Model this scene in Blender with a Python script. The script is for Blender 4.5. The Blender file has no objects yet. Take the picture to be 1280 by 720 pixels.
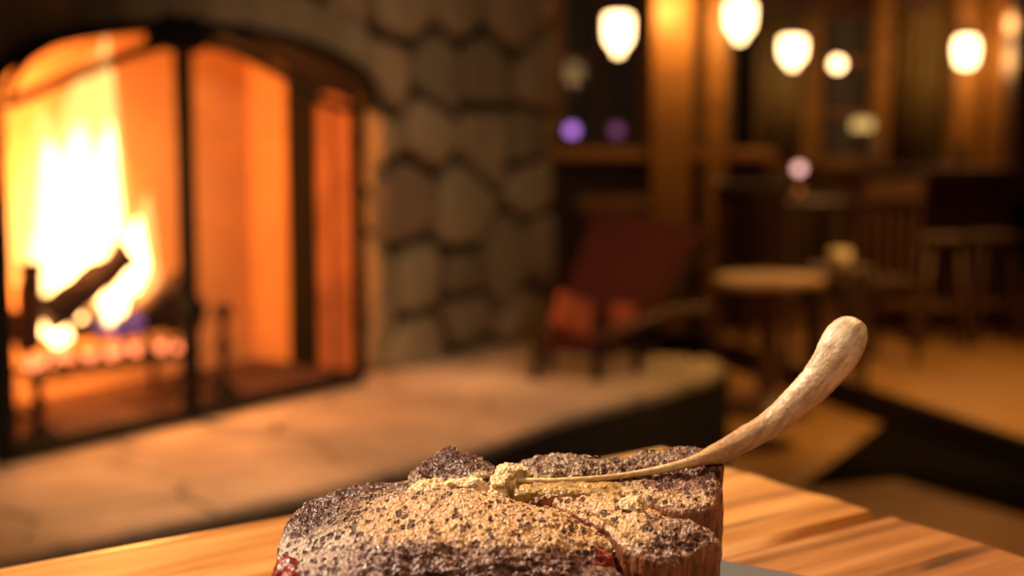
import bpy, bmesh, math, random
import numpy as np
from mathutils import Vector, Matrix

S = bpy.context.scene
C = S.collection
R = math.radians
rnd = random.Random(7)

# ------------------------------------------------------------------ camera
CAM = Vector((0, 0, 1.283)); PITCH = R(6.42); FPX = 1778.0
cam_d = bpy.data.cameras.new('camera'); cam = bpy.data.objects.new('camera', cam_d); C.objects.link(cam)
cam.location = CAM; cam.rotation_euler = (math.pi/2 - PITCH, 0, 0)
cam_d.sensor_width = 36; cam_d.lens = 50; cam_d.clip_start = .02; cam_d.clip_end = 60
cam_d.dof.use_dof = True; cam_d.dof.focus_distance = .63; cam_d.dof.aperture_fstop = 5.0; cam_d.dof.aperture_blades = 0
S.camera = cam
# ------------------------------------------------------------------ exposure and world
S.view_settings.view_transform = 'Standard'; S.view_settings.look = 'None'
S.view_settings.exposure = 0; S.view_settings.gamma = 1; S.view_settings.use_curve_mapping = False
S.cycles.use_denoising = True; S.cycles.sample_clamp_indirect = 4; S.cycles.max_bounces = 8
S.cycles.transparent_max_bounces = 24
w = bpy.data.worlds.new('world'); S.world = w; w.use_nodes = True
w.node_tree.nodes['Background'].inputs[0].default_value = (.32, .20, .12, 1)
w.node_tree.nodes['Background'].inputs[1].default_value = .05
# ------------------------------------------------------------------ lights: inferred table lamp, the rest added out of view without fixtures
def lamp(kind, name, loc, power, col, size=.1, target=None, spot=None, blend=.6):
    d = bpy.data.lights.new(name, kind); o = bpy.data.objects.new(name, d); C.objects.link(o)
    o.location = loc; d.energy = power; d.color = col
    if kind == 'AREA': d.shape = 'DISK'; d.size = size
    else: d.shadow_soft_size = size
    if spot: d.spot_size = R(spot); d.spot_blend = blend
    if target is not None:
        o.rotation_euler = (Vector(target) - Vector(loc)).to_track_quat('-Z', 'Y').to_euler()
    return o
WARM = (1, .66, .38)
lamp('AREA', 'table_lamp_light', (-.62, .98, 1.95), 27, (1, .80, .58), .12, (.02, .62, 1.1))
lamp('AREA', 'table_fill_light', (.35, -.35, 2.1), 6.0, (1, .70, .44), .4, (.05, .62, 1.1))
lamp('SPOT', 'table_end_light', (.75, 1.5, 2.5), 66, (1, .58, .26), .08, (.30, .85, 1.05), spot=32)
lamp('SPOT', 'hearth_light', (-.1, 3.2, 2.9), 205, (1, .64, .38), .12, (-.45, 4.1, .35), spot=58)
lamp('SPOT', 'hearth_end_light', (.55, 4.2, 2.9), 18, (1, .60, .32), .12, (.25, 5.3, .35), spot=34)
lamp('SPOT', 'chimney_light', (.9, 3.4, 1.9), 78, (1, .66, .38), .2, (-.35, 5.2, 1.15), spot=70, blend=1)
lamp('SPOT', 'floor_light', (2.6, 6.2, 2.8), 400, (1, .56, .14), .12, (2.3, 7.0, 0), spot=64)
lamp('SPOT', 'lower_floor_light', (1.5, 4.4, 2.8), 130, (1, .56, .14), .12, (1.35, 5.6, -.15), spot=60)

# ------------------------------------------------------------------ helpers
_cp, _sp = math.cos(PITCH), math.sin(PITCH)
def ray(px, py):
    u = (px-640)/FPX; v = (360-py)/FPX
    return Vector((u, _cp + v*_sp, -_sp + v*_cp))
def at_z(px, py, z):
    d = ray(px, py); return CAM + d*((z-CAM.z)/d.z)
def at_y(px, py, Y):
    d = ray(px, py); return CAM + d*(Y/d.y)
def tag(o, label=None, cat=None, group=None, kind=None):
    if label: o['label'] = label
    if cat: o['category'] = cat
    if group: o['group'] = group
    if kind: o['kind'] = kind
    return o
def thing(name, label, cat, loc=(0, 0, 0), rz=0, group=None):
    o = bpy.data.objects.new(name, None); C.objects.link(o); o.empty_display_size = .05
    o.location = loc; o.rotation_euler = (0, 0, rz)
    return tag(o, label, cat, group)
def link(name, me, m=None, parent=None, smooth=False):
    o = bpy.data.objects.new(name, me); C.objects.link(o)
    if m: me.materials.append(m)
    if parent: o.parent = parent
    if smooth:
        for p in me.polygons: p.use_smooth = True
    return o
class MB:
    def __init__(s): s.v = []; s.f = []
    def add(s, vs, fs):
        n = len(s.v); s.v += [tuple(v) for v in vs]; s.f += [tuple(i+n for i in f) for f in fs]; return s
    def box(s, c, d, rot=None, bev=0.0):
        x, y, z = d[0]/2, d[1]/2, d[2]/2
        b = min(bev, x*.9, y*.9, z*.9)
        M = (rot or Matrix.Identity(3)); c = Vector(c)
        if b <= 0:
            vs = [Vector((i*x, j*y, k*z)) for i in (-1, 1) for j in (-1, 1) for k in (-1, 1)]
            fs = [(0,1,3,2), (4,6,7,5), (0,4,5,1), (2,3,7,6), (0,2,6,4), (1,5,7,3)]
            return s.add([c + M @ v for v in vs], fs)
        bm = bmesh.new(); bmesh.ops.create_cube(bm, size=1)
        for v in bm.verts: v.co = Vector((v.co.x*d[0], v.co.y*d[1], v.co.z*d[2]))
        bmesh.ops.bevel(bm, geom=bm.edges[:], offset=b, segments=3, profile=.5, affect='EDGES')
        bm.verts.ensure_lookup_table()
        s.add([c + M @ v.co for v in bm.verts], [[v.index for v in f.verts] for f in bm.faces]); bm.free()
        return s
    def tube(s, pts, rad, n=12, cap=True, sx=1.0, sy=1.0):
        pts = [Vector(p) for p in pts]
        if not hasattr(rad, '__len__'): rad = [rad]*len(pts)
        T0 = (pts[1]-pts[0]).normalized()
        N = T0.orthogonal().normalized(); vs = []
        for i, p in enumerate(pts):
            T = (pts[min(i+1, len(pts)-1)] - pts[max(i-1, 0)]).normalized()
            N = (N - T*N.dot(T)).normalized(); B = T.cross(N)
            for k in range(n):
                a = 2*math.pi*k/n
                vs.append(p + (N*math.cos(a)*sx + B*math.sin(a)*sy)*rad[i])
        fs = [(i*n+k, i*n+(k+1) % n, (i+1)*n+(k+1) % n, (i+1)*n+k) for i in range(len(pts)-1) for k in range(n)]
        if cap: fs += [tuple(range(n-1, -1, -1)), tuple((len(pts)-1)*n+k for k in range(n))]
        return s.add(vs, fs)
    def lathe(s, prof, c=(0, 0, 0), n=28):
        c = Vector(c); vs = []
        for r, z in prof:
            for k in range(n):
                a = 2*math.pi*k/n; vs.append(c + Vector((r*math.cos(a), r*math.sin(a), z)))
        m = len(prof)
        fs = [(i*n+k, i*n+(k+1) % n, (i+1)*n+(k+1) % n, (i+1)*n+k) for i in range(m-1) for k in range(n)]
        fs += [tuple(range(n-1, -1, -1)), tuple((m-1)*n+k for k in range(n))]
        return s.add(vs, fs)
    def prism(s, poly, z0, z1):
        n = len(poly); vs = [(p[0], p[1], z0) for p in poly] + [(p[0], p[1], z1) for p in poly]
        fs = [tuple(range(n-1, -1, -1)), tuple(range(n, 2*n))] + [(i, (i+1) % n, n+(i+1) % n, n+i) for i in range(n)]
        return s.add(vs, fs)
    def build(s, name, m=None, parent=None, smooth=False, fix=True):
        me = bpy.data.meshes.new(name); me.from_pydata(s.v, [], s.f); me.update()
        if fix:
            bm = bmesh.new(); bm.from_mesh(me); bmesh.ops.recalc_face_normals(bm, faces=bm.faces); bm.to_mesh(me); bm.free()
        o = link(name, me, m, parent)
        if smooth:
            for p in me.polygons: p.use_smooth = True
        return o
def copy_tree(o, parent=None):
    c = o.copy(); C.objects.link(c); c.parent = parent
    for ch in list(o.children): copy_tree(ch, c)
    return c
def rotz(a): return Matrix.Rotation(a, 3, 'Z')
# vectorised gradient noise
_rs = np.random.RandomState(3); _perm = np.tile(_rs.permutation(256), 2)
_g = _rs.normal(size=(256, 3)); _g /= np.linalg.norm(_g, axis=1)[:, None]
def pn(p):
    i = np.floor(p).astype(int); f = p - i; u = f*f*f*(f*(f*6-15)+10); i &= 255; out = 0
    for dx in (0, 1):
        for dy in (0, 1):
            for dz in (0, 1):
                h = _perm[_perm[_perm[(i[:, 0]+dx) & 255] + ((i[:, 1]+dy) & 255)] + ((i[:, 2]+dz) & 255)]
                d = (f - np.array([dx, dy, dz]))
                wgt = (u[:, 0] if dx else 1-u[:, 0])*(u[:, 1] if dy else 1-u[:, 1])*(u[:, 2] if dz else 1-u[:, 2])
                out = out + wgt*(_g[h]*d).sum(1)
    return out
def fbm(p, o=3):
    return sum(pn(p*2**k + 17.3*k)/2**k for k in range(o))

# ------------------------------------------------------------------ materials
class NT:
    def __init__(s, name):
        s.m = bpy.data.materials.new(name); s.m.use_nodes = True; s.t = s.m.node_tree; s.b = s.t.nodes['Principled BSDF']
        s.out = s.t.nodes['Material Output']
    def n(s, typ, **kw):
        nd = s.t.nodes.new(typ)
        for k, v in kw.items():
            if k.startswith('_'): setattr(nd, k[1:], v)
            else: nd.inputs[k.replace('__', ' ')].default_value = v
        return nd
    def l(s, a, b): s.t.links.new(a, b)
    def coords(s, scale=(1, 1, 1), rot=(0, 0, 0)):
        tc = s.n('ShaderNodeTexCoord'); mp = s.n('ShaderNodeMapping'); mp.inputs['Scale'].default_value = scale
        mp.inputs['Rotation'].default_value = rot; s.l(tc.outputs['Object'], mp.inputs[0]); return mp.outputs[0]
    def noise(s, vec, scale, detail=4, rough=.55):
        nd = s.n('ShaderNodeTexNoise', Scale=scale, Detail=detail, Roughness=rough); s.l(vec, nd.inputs['Vector']); return nd.outputs['Fac']
    def ramp(s, fac, stops):
        nd = s.n('ShaderNodeValToRGB'); cr = nd.color_ramp
        while len(cr.elements) < len(stops): cr.elements.new(.5)
        for e, (p, c) in zip(cr.elements, stops): e.position = p; e.color = (*c, 1) if len(c) == 3 else c
        s.l(fac, nd.inputs[0]); return nd.outputs[0]
    def mix(s, fac, a, b, mode='MIX'):
        nd = s.n('ShaderNodeMix', _data_type='RGBA', _blend_type=mode)
        for x, i in ((fac, 0), (a, 6), (b, 7)):
            if hasattr(x, 'links'): s.l(x, nd.inputs[i])
            else: nd.inputs[i].default_value = x if i == 0 else (*x, 1)
        return nd.outputs[2]
    def math(s, op, a, b=0.0):
        nd = s.n('ShaderNodeMath', _operation=op)
        for x, i in ((a, 0), (b, 1)):
            if hasattr(x, 'links'): s.l(x, nd.inputs[i])
            else: nd.inputs[i].default_value = x
        return nd.outputs[0]
    def bump(s, h, dist, strength=1.0, prev=None):
        nd = s.n('ShaderNodeBump', Strength=strength, Distance=dist); s.l(h, nd.inputs['Height'])
        if prev: s.l(prev, nd.inputs['Normal'])
        s.l(nd.outputs[0], s.b.inputs['Normal']); return nd.outputs[0]
def simple(name, col, rough=.6, metal=0.0, var=.25, scale=9.0, bump=0.0, stretch=(1, 1, 1), spec=.35):
    t = NT(name); v = t.coords(stretch); f = t.noise(v, scale)
    dk = tuple(c*(1-var) for c in col); lt = tuple(min(1, c*(1+var)) for c in col)
    t.l(t.ramp(f, [(.3, dk), (.7, lt)]), t.b.inputs['Base Color'])
    t.b.inputs['Roughness'].default_value = rough; t.b.inputs['Metallic'].default_value = metal
    if bump: t.bump(f, bump)
    t.b.inputs['Specular IOR Level'].default_value = spec
    return t.m
def glow(name, col, strength):
    t = NT(name); e = t.n('ShaderNodeEmission', Strength=strength); e.inputs[0].default_value = (*col, 1)
    t.l(e.outputs[0], t.out.inputs[0]); return t.m
def wood(name, c1, c2, c3, rough=.45, sc=1.0, knots=False):
    t = NT(name); v = t.coords((1.6*sc, 22*sc, 22*sc)); f = t.noise(v, 2.2, 6, .6); f = t.math('ADD', t.math('MULTIPLY', f, 1.35), -.175) if knots else f
    v2 = t.coords((2.5*sc, 90*sc, 90*sc)); f2 = t.noise(v2, 3, 3)
    col = t.ramp(f, [(.28, c1), (.5, c2), (.72, c3)])
    col = t.mix(t.math('MULTIPLY', f2, .35), col, tuple(x*.55 for x in c1))
    v3 = t.coords((1.0, 5, 5)); f3 = t.noise(v3, 3.1, 2)
    col = t.mix(t.ramp(f3, [(.52, (0, 0, 0)), (.75, (.6, .6, .6))]), col, tuple(x*.75 for x in c1))
    if knots:   # dark checks that run with the grain
        v4 = t.coords((3.0, 34, 34)); f4 = t.noise(v4, 1.3, 3, .5)
        col = t.mix(t.ramp(f4, [(.62, (0, 0, 0)), (.68, (.9, .9, .9))]), col, (.05, .02, .008))
    t.l(col, t.b.inputs['Base Color']); t.b.inputs['Roughness'].default_value = rough
    t.bump(f2, .0006, .6); return t.m

M_table = wood('honey_plank_wood', (.27, .09, .02), (.54, .22, .052), (.70, .33, .10), .34, 1.0, True)
M_table2 = wood('reddish_plank_wood', (.17, .055, .014), (.38, .14, .036), (.52, .22, .07), .38, 1.0, True)
M_floor = wood('floor_boards', (.20, .085, .022), (.30, .14, .04), (.38, .19, .06), .5, .5)
M_timber = wood('stained_timber', (.16, .07, .012), (.27, .13, .022), (.35, .18, .035), .5, .6)
M_dark = wood('dark_stained_wood', (.035, .012, .006), (.06, .022, .010), (.08, .03, .014), .5, .8)
M_stoolw = wood('stool_wood', (.06, .02, .007), (.10, .036, .012), (.14, .055, .018), .45, .9)
M_panel = wood('wall_boards', (.08, .045, .013), (.12, .065, .018), (.15, .085, .024), .6, .4)
M_iron = simple('black_iron', (.008, .007, .006), .75, 0, .3, 30, spec=.15)
M_mortar = simple('dark_mortar', (.018, .012, .008), .9, 0, .3, 20)
M_red = simple('dark_red_upholstery', (.050, .005, .0035), .95, 0, .25, 14)
M_orange = simple('rust_orange_cushion', (.24, .050, .014), .9, 0, .2, 12)
M_curtain = simple('olive_curtain', (.34, .26, .11), .85, 0, .3, 6, 0, (6, 6, .4))
M_floor_shadow = simple('floor_shadow_black', (.005, .003, .002), .95, 0, .4, 40, spec=.02)  # floor shadow put into a near-black colour
M_ceiling = simple('ceiling_boards', (.07, .04, .02), .8)
M_black = simple('black_painted_wood', (.006, .005, .004), .8, spec=.1)
M_cream = simple('cream_ceramic', (.55, .42, .26), .4)
M_slate = simple('grey_slate', (.095, .095, .10), .55, 0, .15, 25, .0004)
M_char = simple('charred_log_bark', (.045, .02, .012), .95, 0, .6, 14, .01)
def stone_mat(name, c1, c2, c3, sc=2.2):
    t = NT(name); v = t.coords(); f = t.noise(v, sc, 3); f2 = t.noise(v, sc*9, 5, .65)
    a = t.n('ShaderNodeAttribute', _attribute_name='tone')
    col = t.ramp(f, [(.3, c1), (.5, c2), (.7, c3)])
    col = t.mix(t.math('MULTIPLY', f2, .4), col, tuple(x*.45 for x in c1))
    col = t.mix(1.0, col, a.outputs['Color'], 'MULTIPLY') if name != 'hearth_flagstone' else col
    t.l(col, t.b.inputs['Base Color']); t.b.inputs['Roughness'].default_value = .8
    t.bump(f2, .01, .7); return t.m
M_stone = stone_mat('fieldstone', (.24, .17, .095), (.32, .235, .135), (.40, .30, .18))
M_hearth = stone_mat('hearth_flagstone', (.30, .215, .145), (.44, .32, .215), (.72, .53, .36), 1.9)
# firebrick: brick courses in the firebox
def brick_mat():
    t = NT('firebrick'); tc = t.n('ShaderNodeTexCoord')
    sx = t.n('ShaderNodeSeparateXYZ'); t.l(tc.outputs['Object'], sx.inputs[0])
    cb = t.n('ShaderNodeCombineXYZ'); t.l(t.math('ADD', sx.outputs[0], sx.outputs[1]), cb.inputs[0]); t.l(sx.outputs[2], cb.inputs[1])
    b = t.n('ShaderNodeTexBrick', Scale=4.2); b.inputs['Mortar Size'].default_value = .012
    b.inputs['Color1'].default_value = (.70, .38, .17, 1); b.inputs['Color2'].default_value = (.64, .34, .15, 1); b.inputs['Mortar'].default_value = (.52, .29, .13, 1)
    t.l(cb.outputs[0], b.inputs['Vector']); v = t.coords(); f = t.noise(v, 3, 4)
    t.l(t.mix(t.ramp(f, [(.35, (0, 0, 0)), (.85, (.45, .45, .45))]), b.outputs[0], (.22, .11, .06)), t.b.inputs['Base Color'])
    t.b.inputs['Roughness'].default_value = .9; return t.m
M_brick = brick_mat()
def flame_mat(name, col, s_in, alpha, power):
    t = NT(name); e = t.n('ShaderNodeEmission', Strength=s_in); e.inputs[0].default_value = (*col, 1)
    tr = t.n('ShaderNodeBsdfTransparent'); lw = t.n('ShaderNodeLayerWeight', Blend=.5)
    f = t.math('POWER', t.math('SUBTRACT', 1.0, lw.outputs['Facing']), power)
    v = t.coords((5, 5, 1.4)); nz = t.noise(v, 2.0, 3)
    f = t.math('MULTIPLY', t.math('MULTIPLY', f, alpha), t.math('ADD', nz, .5))
    mx = t.n('ShaderNodeMixShader'); t.l(f, mx.inputs[0]); t.l(tr.outputs[0], mx.inputs[1]); t.l(e.outputs[0], mx.inputs[2])
    t.l(mx.outputs[0], t.out.inputs[0]); return t.m
M_fl_core = flame_mat('flame_core', (1, .50, .16), 15, 1.0, .9)
M_fl_mid = flame_mat('flame_body', (1, .46, .12), 2.6, .55, 1.4)
M_fl_out = flame_mat('flame_veil', (1, .34, .06), 2.2, .40, 1.6)
M_fl_blue = flame_mat('flame_violet_base', (.50, .20, .50), .7, .45, 1.0)
M_coal = glow('glowing_coal', (1, .22, .08), 3.2)
M_lampglass = glow('lit_frosted_glass', (1, .60, .26), 9.0)
M_purple = glow('violet_tea_light_glass', (.42, .16, .62), 2.0)
M_purple2 = glow('dim_violet_tea_light_glass', (.30, .08, .20), .8)
M_pink = glow('pink_candle_glass', (1, .50, .44), 2.6)
M_lowlamp = glow('dim_amber_shade', (.85, .52, .16), 1.0)
def glass_mat(name, col, rough=.05):
    t = NT(name); t.b.inputs['Base Color'].default_value = (*col, 1); t.b.inputs['Roughness'].default_value = rough
    t.b.inputs['Transmission Weight'].default_value = .9; t.b.inputs['IOR'].default_value = 1.3; return t.m
M_glass = glass_mat('night_window_glass', (.5, .45, .4))
M_beer = simple('amber_beer', (.40, .18, .04), .1)

# ------------------------------------------------------------------ room shell
def struct(o, name=None): o['kind'] = 'structure'; return o
ZL = -.15                         # lower floor level
e1 = at_z(1040, 468, 0); e2 = at_z(1290, 549, 0)
ed = (e2-e1).normalized()
pA = e1 - ed*3.2; pB = e2 + ed*3.2
# upper floor polygon: everything beyond the step edge
up = [(pA.x, pA.y), (pB.x, pB.y), (6.2, pB.y), (6.2, 10.6), (-2.6, 10.6), (-2.6, pA.y)]
struct(MB().prism(up, -.16, 0).build('floor_upper', M_floor))
rm = (e1+e2)/2; rb = MB().box((rm.x, rm.y, -.078), ((pB-pA).length-.1, .02, .14), rotz(math.atan2(ed.y, ed.x)))
rn_ = Vector((ed.y, -ed.x, 0))*.012; rb.v = [(v[0]+rn_.x, v[1]+rn_.y, v[2]) for v in rb.v]
struct(rb.build('trim_step_riser', simple('near_black_riser', (.010, .005, .003), .7)))  # nearly black plate on the step face
struct(MB().box((1.8, 4.6, ZL-.05), (8.8, 12, .1)).build('floor_lower', M_floor))
struct(MB().box((1.8, 4.6, 3.05), (8.8, 12.2, .1)).build('ceiling', M_ceiling))
struct(MB().box((6.25, 4.6, 1.45), (.1, 12.1, 3.3)).build('wall_right', M_panel))
struct(MB().box((-2.65, 4.6, 1.45), (.1, 12.1, 3.3)).build('wall_left', M_panel))
# back wall with two window openings
WY = 10.2
w1a, w1b = at_y(694, 0, WY).x, at_y(806, 0, WY).x
w2a, w2b = at_y(950, 0, WY).x, at_y(1100, 0, WY).x
zs1, zs2, ztop = 1.12, 1.02, 2.12
b = MB()
def wbox(x0, x1, z0, z1): b.box(((x0+x1)/2, WY+.08, (z0+z1)/2), (x1-x0, .16, z1-z0))
wbox(-2.6, w1a, 0, 3); wbox(w1b, w2a, 0, 3); wbox(w2b, 6.2, 0, 3)
wbox(w1a, w1b, 0, zs1); wbox(w1a, w1b, 2.45, 3); wbox(w2a, w2b, 0, zs2); wbox(w2a, w2b, ztop, 3)
struct(b.build('wall_back', M_panel))
def window(name, x0, x1, z0, z1, nx, nz):
    fr = MB(); d = .06
    for x in (x0, x1): fr.box((x, WY-.02, (z0+z1)/2), (.11, .12, z1-z0+.11), bev=.01)
    for z in (z0, z1): fr.box(((x0+x1)/2, WY-.02, z), (x1-x0+.11, .12, .11), bev=.01)
    for i in range(1, nx):
        fr.box((x0+(x1-x0)*i/nx, WY+.02, (z0+z1)/2), (.035, .04, z1-z0))
    for i in range(1, nz):
        fr.box(((x0+x1)/2, WY+.02, z0+(z1-z0)*i/nz), (x1-x0, .04, .035))
    o = struct(fr.build(name, M_timber))
    MB().box(((x0+x1)/2, WY+.06, (z0+z1)/2), (x1-x0, .008, z1-z0)).build('window_pane', M_glass, o)
    return o
window('window_1', w1a, w1b, zs1, 2.45, 2, 2)
wo = window('window_2', w2a, w2b, zs2, ztop, 2, 3)
xm = at_y(1015, 0, WY).x
MB().box((xm, WY-.05, (zs2+ztop)/2), (.15, .12, ztop-zs2), bev=.01).build('window_mullion', M_timber, wo)
# heavy header beam over the second window
struct(MB().box((at_y(1045, 8, 9.9).x, 9.95, at_y(1045, 8, 9.95).z+.03), (1.25, .22, .16), bev=.015).build('trim_1', M_dark))
# timber posts of the room
def post(n, px0, px1, Y, m=M_timber, dep=.2, z1=3.0):
    x0, x1 = at_y(px0, 160, Y).x, at_y(px1, 160, Y).x
    return struct(MB().box(((x0+x1)/2, Y+dep/2, z1/2), (x1-x0, dep, z1), bev=.012).build('trim_%d' % n, m))
post(2, 814, 866, 8.84); post(3, 882, 910, 8.86); post(4, 923, 944, 9.5, M_black)
post(5, 1192, 1224, 9.7, M_timber); post(6, 1238, 1262, 9.6, M_timber); post(7, 1266, 1330, 9.0, M_dark)
post(8, 1098, 1112, 9.7, M_timber)
# half-height partition with a broad ledge
xa, xb = at_y(676, 200, 9.0).x, at_y(968, 200, 9.0).x
zl = at_y(800, 188, 9.0).z
struct(MB().box(((xa+xb)/2, 9.08, zl-.03), (xb-xa, .36, .07), bev=.012).build('trim_9', M_timber))
struct(MB().box(((xa+xb)/2, 9.16, zl/2-.03), (xb-xa-.06, .10, zl-.07)).build('wall_partition', M_dark))

# ------------------------------------------------------------------ fireplace
HZ = .35
A = at_z(8, 580, HZ); B = at_z(449, 479, HZ)
sdir = (B-A); SL = sdir.length; sdir.normalize()
ndir = Vector((sdir.y, -sdir.x, 0))           # towards the camera
def SP(s, h, o=0.0):                          # along the screen, above the hearth, out towards the room
    return Vector((A.x, A.y, HZ)) + sdir*s + Vector((0, 0, h)) + ndir*o
def on_wall(px, py, o=0.0):
    d = ray(px, py); p0 = SP(0, 0, o); t = (p0-CAM).dot(ndir)/d.dot(ndir); p = CAM + d*t
    r = p - Vector((A.x, A.y, HZ)); return (r.dot(sdir), r.z)
WO = -.10                                      # stone face lies 10 cm behind the screen
rotw = Matrix((sdir, -ndir, Vector((0, 0, 1)))).transposed()   # local x along wall, y into the wall, z up
oR = on_wall(464, 300, WO)[0]; oL = on_wall(-4, 300, WO)[0]
def arch_pts(pix, o): return [on_wall(x, y, o) for x, y in pix]
# opening outline (arched), from the left springing to the right springing
tp = arch_pts([(240, 38), (472, 134)], WO)
oc = (oL+oR)/2; hs = .93; hc = max(p[1] for p in tp)
NA = 28
def arch(s0, s1, hspring, hcrown, n=NA, k=.85):
    out = []
    for i in range(n+1):
        a = math.pi*(1 - i/n); out.append(((s0+s1)/2 + (s1-s0)/2*math.cos(a), hspring + (hcrown-hspring)*(math.sin(a)**k)))
    return out
hs = tp[-1][1]; AR = arch(oL, oR, hs, hc)
print('opening', oL, oR, hs, hc, 'screen', SL)
sEnd = 2.75; sBeg = -1.3
pe = on_wall(688, 300, WO)[0]; sEnd = pe
# wall coordinates object: origin at SP(0,-.5,WO)
Wm = Matrix.Translation(SP(0, 0, WO)) @ rotw.to_4x4()
WTOP = 3.0-HZ; WBOT = -.5
DEP = .62
# mortar core: slab with an arched hole, built as strips round the hole and thickened
core = MB()
out_pts = [(oL, 0)] + AR + [(oR, 0)]
fr_v = []; T = .30
def quad_prism(q, y0, y1):
    vs = [(p[0], y0, p[1]) for p in q] + [(p[0], y1, p[1]) for p in q]; n = len(q)
    core.add(vs, [tuple(range(n)), tuple(range(2*n-1, n-1, -1))] + [(i, (i+1) % n, n+(i+1) % n, n+i) for i in range(n)])
quad_prism([(sBeg, WBOT), (oL, WBOT), (oL, WTOP), (sBeg, WTOP)], .03, T)
quad_prism([(oR, WBOT), (sEnd, WBOT), (sEnd, WTOP), (oR, WTOP)], .03, T)
quad_prism([(oL, WBOT), (oR, WBOT), (oR, 0), (oL, 0)], .03, T)
for i in range(NA):
    a, c_ = AR[i], AR[i+1]; quad_prism([a, c_, (c_[0], WTOP), (a[0], WTOP)], .03, T)
core_o = struct(core.build('wall_chimney', M_mortar)); core_o.matrix_world = Wm
# field stones: clipped Voronoi cells, each a pillow with a rounded face
def clip(poly, px, py, nx, ny):
    out = []
    for i in range(len(poly)):
        a, c_ = poly[i], poly[(i+1) % len(poly)]
        da = (a[0]-px)*nx + (a[1]-py)*ny; dc = (c_[0]-px)*nx + (c_[1]-py)*ny
        if da <= 0: out.append(a)
        if da*dc < 0:
            t = da/(da-dc); out.append((a[0]+(c_[0]-a[0])*t, a[1]+(c_[1]-a[1])*t))
    return out
def roundpoly(poly, it=2):
    for _ in range(it):
        ra = .86 if _ == 0 else .75
        o = []
        for i in range(len(poly)):
            a, c_ = poly[i], poly[(i+1) % len(poly)]
            o += [(a[0]*ra+c_[0]*(1-ra), a[1]*ra+c_[1]*(1-ra)), (a[0]*(1-ra)+c_[0]*ra, a[1]*(1-ra)+c_[1]*ra)]
        poly = o
    return poly
st = MB(); tones = []
def pillow(poly, dep, gap=.92, yb=.04, to=None, tone=None, mb=None):
    mb = mb or st
    cx = sum(p[0] for p in poly)/len(poly); cy = sum(p[1] for p in poly)/len(poly)
    rp = roundpoly(poly); n = len(rp); vs = []
    tw = tone or rnd.uniform(.65, 1.25); tr, tg = rnd.uniform(.94, 1.08), rnd.uniform(.97, 1.02)
    lay = [(gap*.98, yb), (gap, -dep*.35), (gap*.96, -dep*.75), (gap*.82, -dep), (gap*.45, -dep*1.12)]
    for k, y in lay:
        for p in rp:
            v = (cx+(p[0]-cx)*k, y, cy+(p[1]-cy)*k); vs.append(to(v) if to else v)
    fs = [(i*n+j, i*n+(j+1) % n, (i+1)*n+(j+1) % n, (i+1)*n+j) for i in range(len(lay)-1) for j in range(n)]
    fs += [tuple((len(lay)-1)*n+j for j in range(n))]
    mb.add(vs, fs); tones.extend([(tw*tr, tw*tg, tw, 1)]*len(vs))
sites = []
z = WBOT+.1; row = 0
while z < WTOP:
    x = sBeg + (row % 2)*.13
    while x < sEnd-.02:
        sites.append((min(x + rnd.uniform(-.06, .06), sEnd-.06), z + rnd.uniform(-.095, .095))); x += rnd.uniform(.27, .50)
    z += .26; row += 1
RW = .19                                                  # depth of the voussoir ring
ocx = (oL+oR)/2
def ring_out(i): # outward offset of arch point
    a = AR[max(0, i-1)]; c_ = AR[min(NA, i+1)]; t = Vector((c_[0]-a[0], c_[1]-a[1])).normalized()
    return (AR[i][0]-t.y*RW, AR[i][1]+t.x*RW)
ROUT = [ring_out(i) for i in range(NA+1)]
def in_zone(p, m=.0):
    if not (oL-.17-m < p[0] < oR+.0+m): return False
    if p[1] < hs: return True
    k = (p[0]-ocx)/((oR-oL)/2+RW); 
    return abs(k) < 1 and p[1] < hs+(hc+RW-hs)*(max(0, 1-k*k)**.5)
for i, (x, z) in enumerate(sites):
    if in_zone((x, z), -.02): continue
    poly = [(max(sBeg, x-.4), z-.4), (min(sEnd, x+.4), z-.4), (min(sEnd, x+.4), z+.4), (max(sBeg, x-.4), z+.4)]
    for j, (a, c_) in enumerate(sites):
        if j != i and abs(a-x) < .8 and abs(c_-z) < .8:
            poly = clip(poly, (x+a)/2, (z+c_)/2, a-x, c_-z)
            if len(poly) < 3: break
    if len(poly) < 3: continue
    q = []
    for p in poly:      # push corners out of the opening and its ring
        for _ in range(14):
            if not in_zone(p): break
            p = (p[0] + (x-p[0])*.12, p[1] + (z-p[1])*.12)
        q.append(p)
    if all(abs(q[0][0]-p[0])+abs(q[0][1]-p[1]) < .04 for p in q): continue
    pillow(q, rnd.uniform(.02, .045), .87)
i = 0
while i < NA:                                              # arch stones
    k = min(NA, i + 2)
    pillow([AR[i], AR[k], ROUT[k], ROUT[i]], .012, .975, yb=.028, tone=rnd.uniform(.8, 1.1)); i = k
# jamb quoins at both sides, turning into the reveal
for side, s0 in ((1, oR), (-1, oL)):
    h = 0.0; r_ = 0
    while h < hs-.02:
        hh = min(rnd.uniform(.15, .22), hs-h)
        if hs-h-hh < .08: hh = hs-h
        w_ = (.09 if side > 0 else .16)
        st.box((s0+side*w_/2, .11, h+hh/2), (w_-.006, .24, hh-.02), bev=.012)
        tv = rnd.uniform(.85, 1.15); tones.extend([(tv, tv, tv, 1)]*(len(st.v)-len(tones))); h += hh; r_ += 1
so = struct(st.build('trim_chimney_stones', M_stone, None, True, fix=False)); so.matrix_world = Wm
bm = bmesh.new(); bm.from_mesh(so.data); bmesh.ops.recalc_face_normals(bm, faces=bm.faces); bm.to_mesh(so.data); bm.free()
ca = so.data.color_attributes.new('tone', 'FLOAT_COLOR', 'POINT'); ca.data.foreach_set('color', np.array(tones, dtype=np.float32).ravel())
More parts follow.
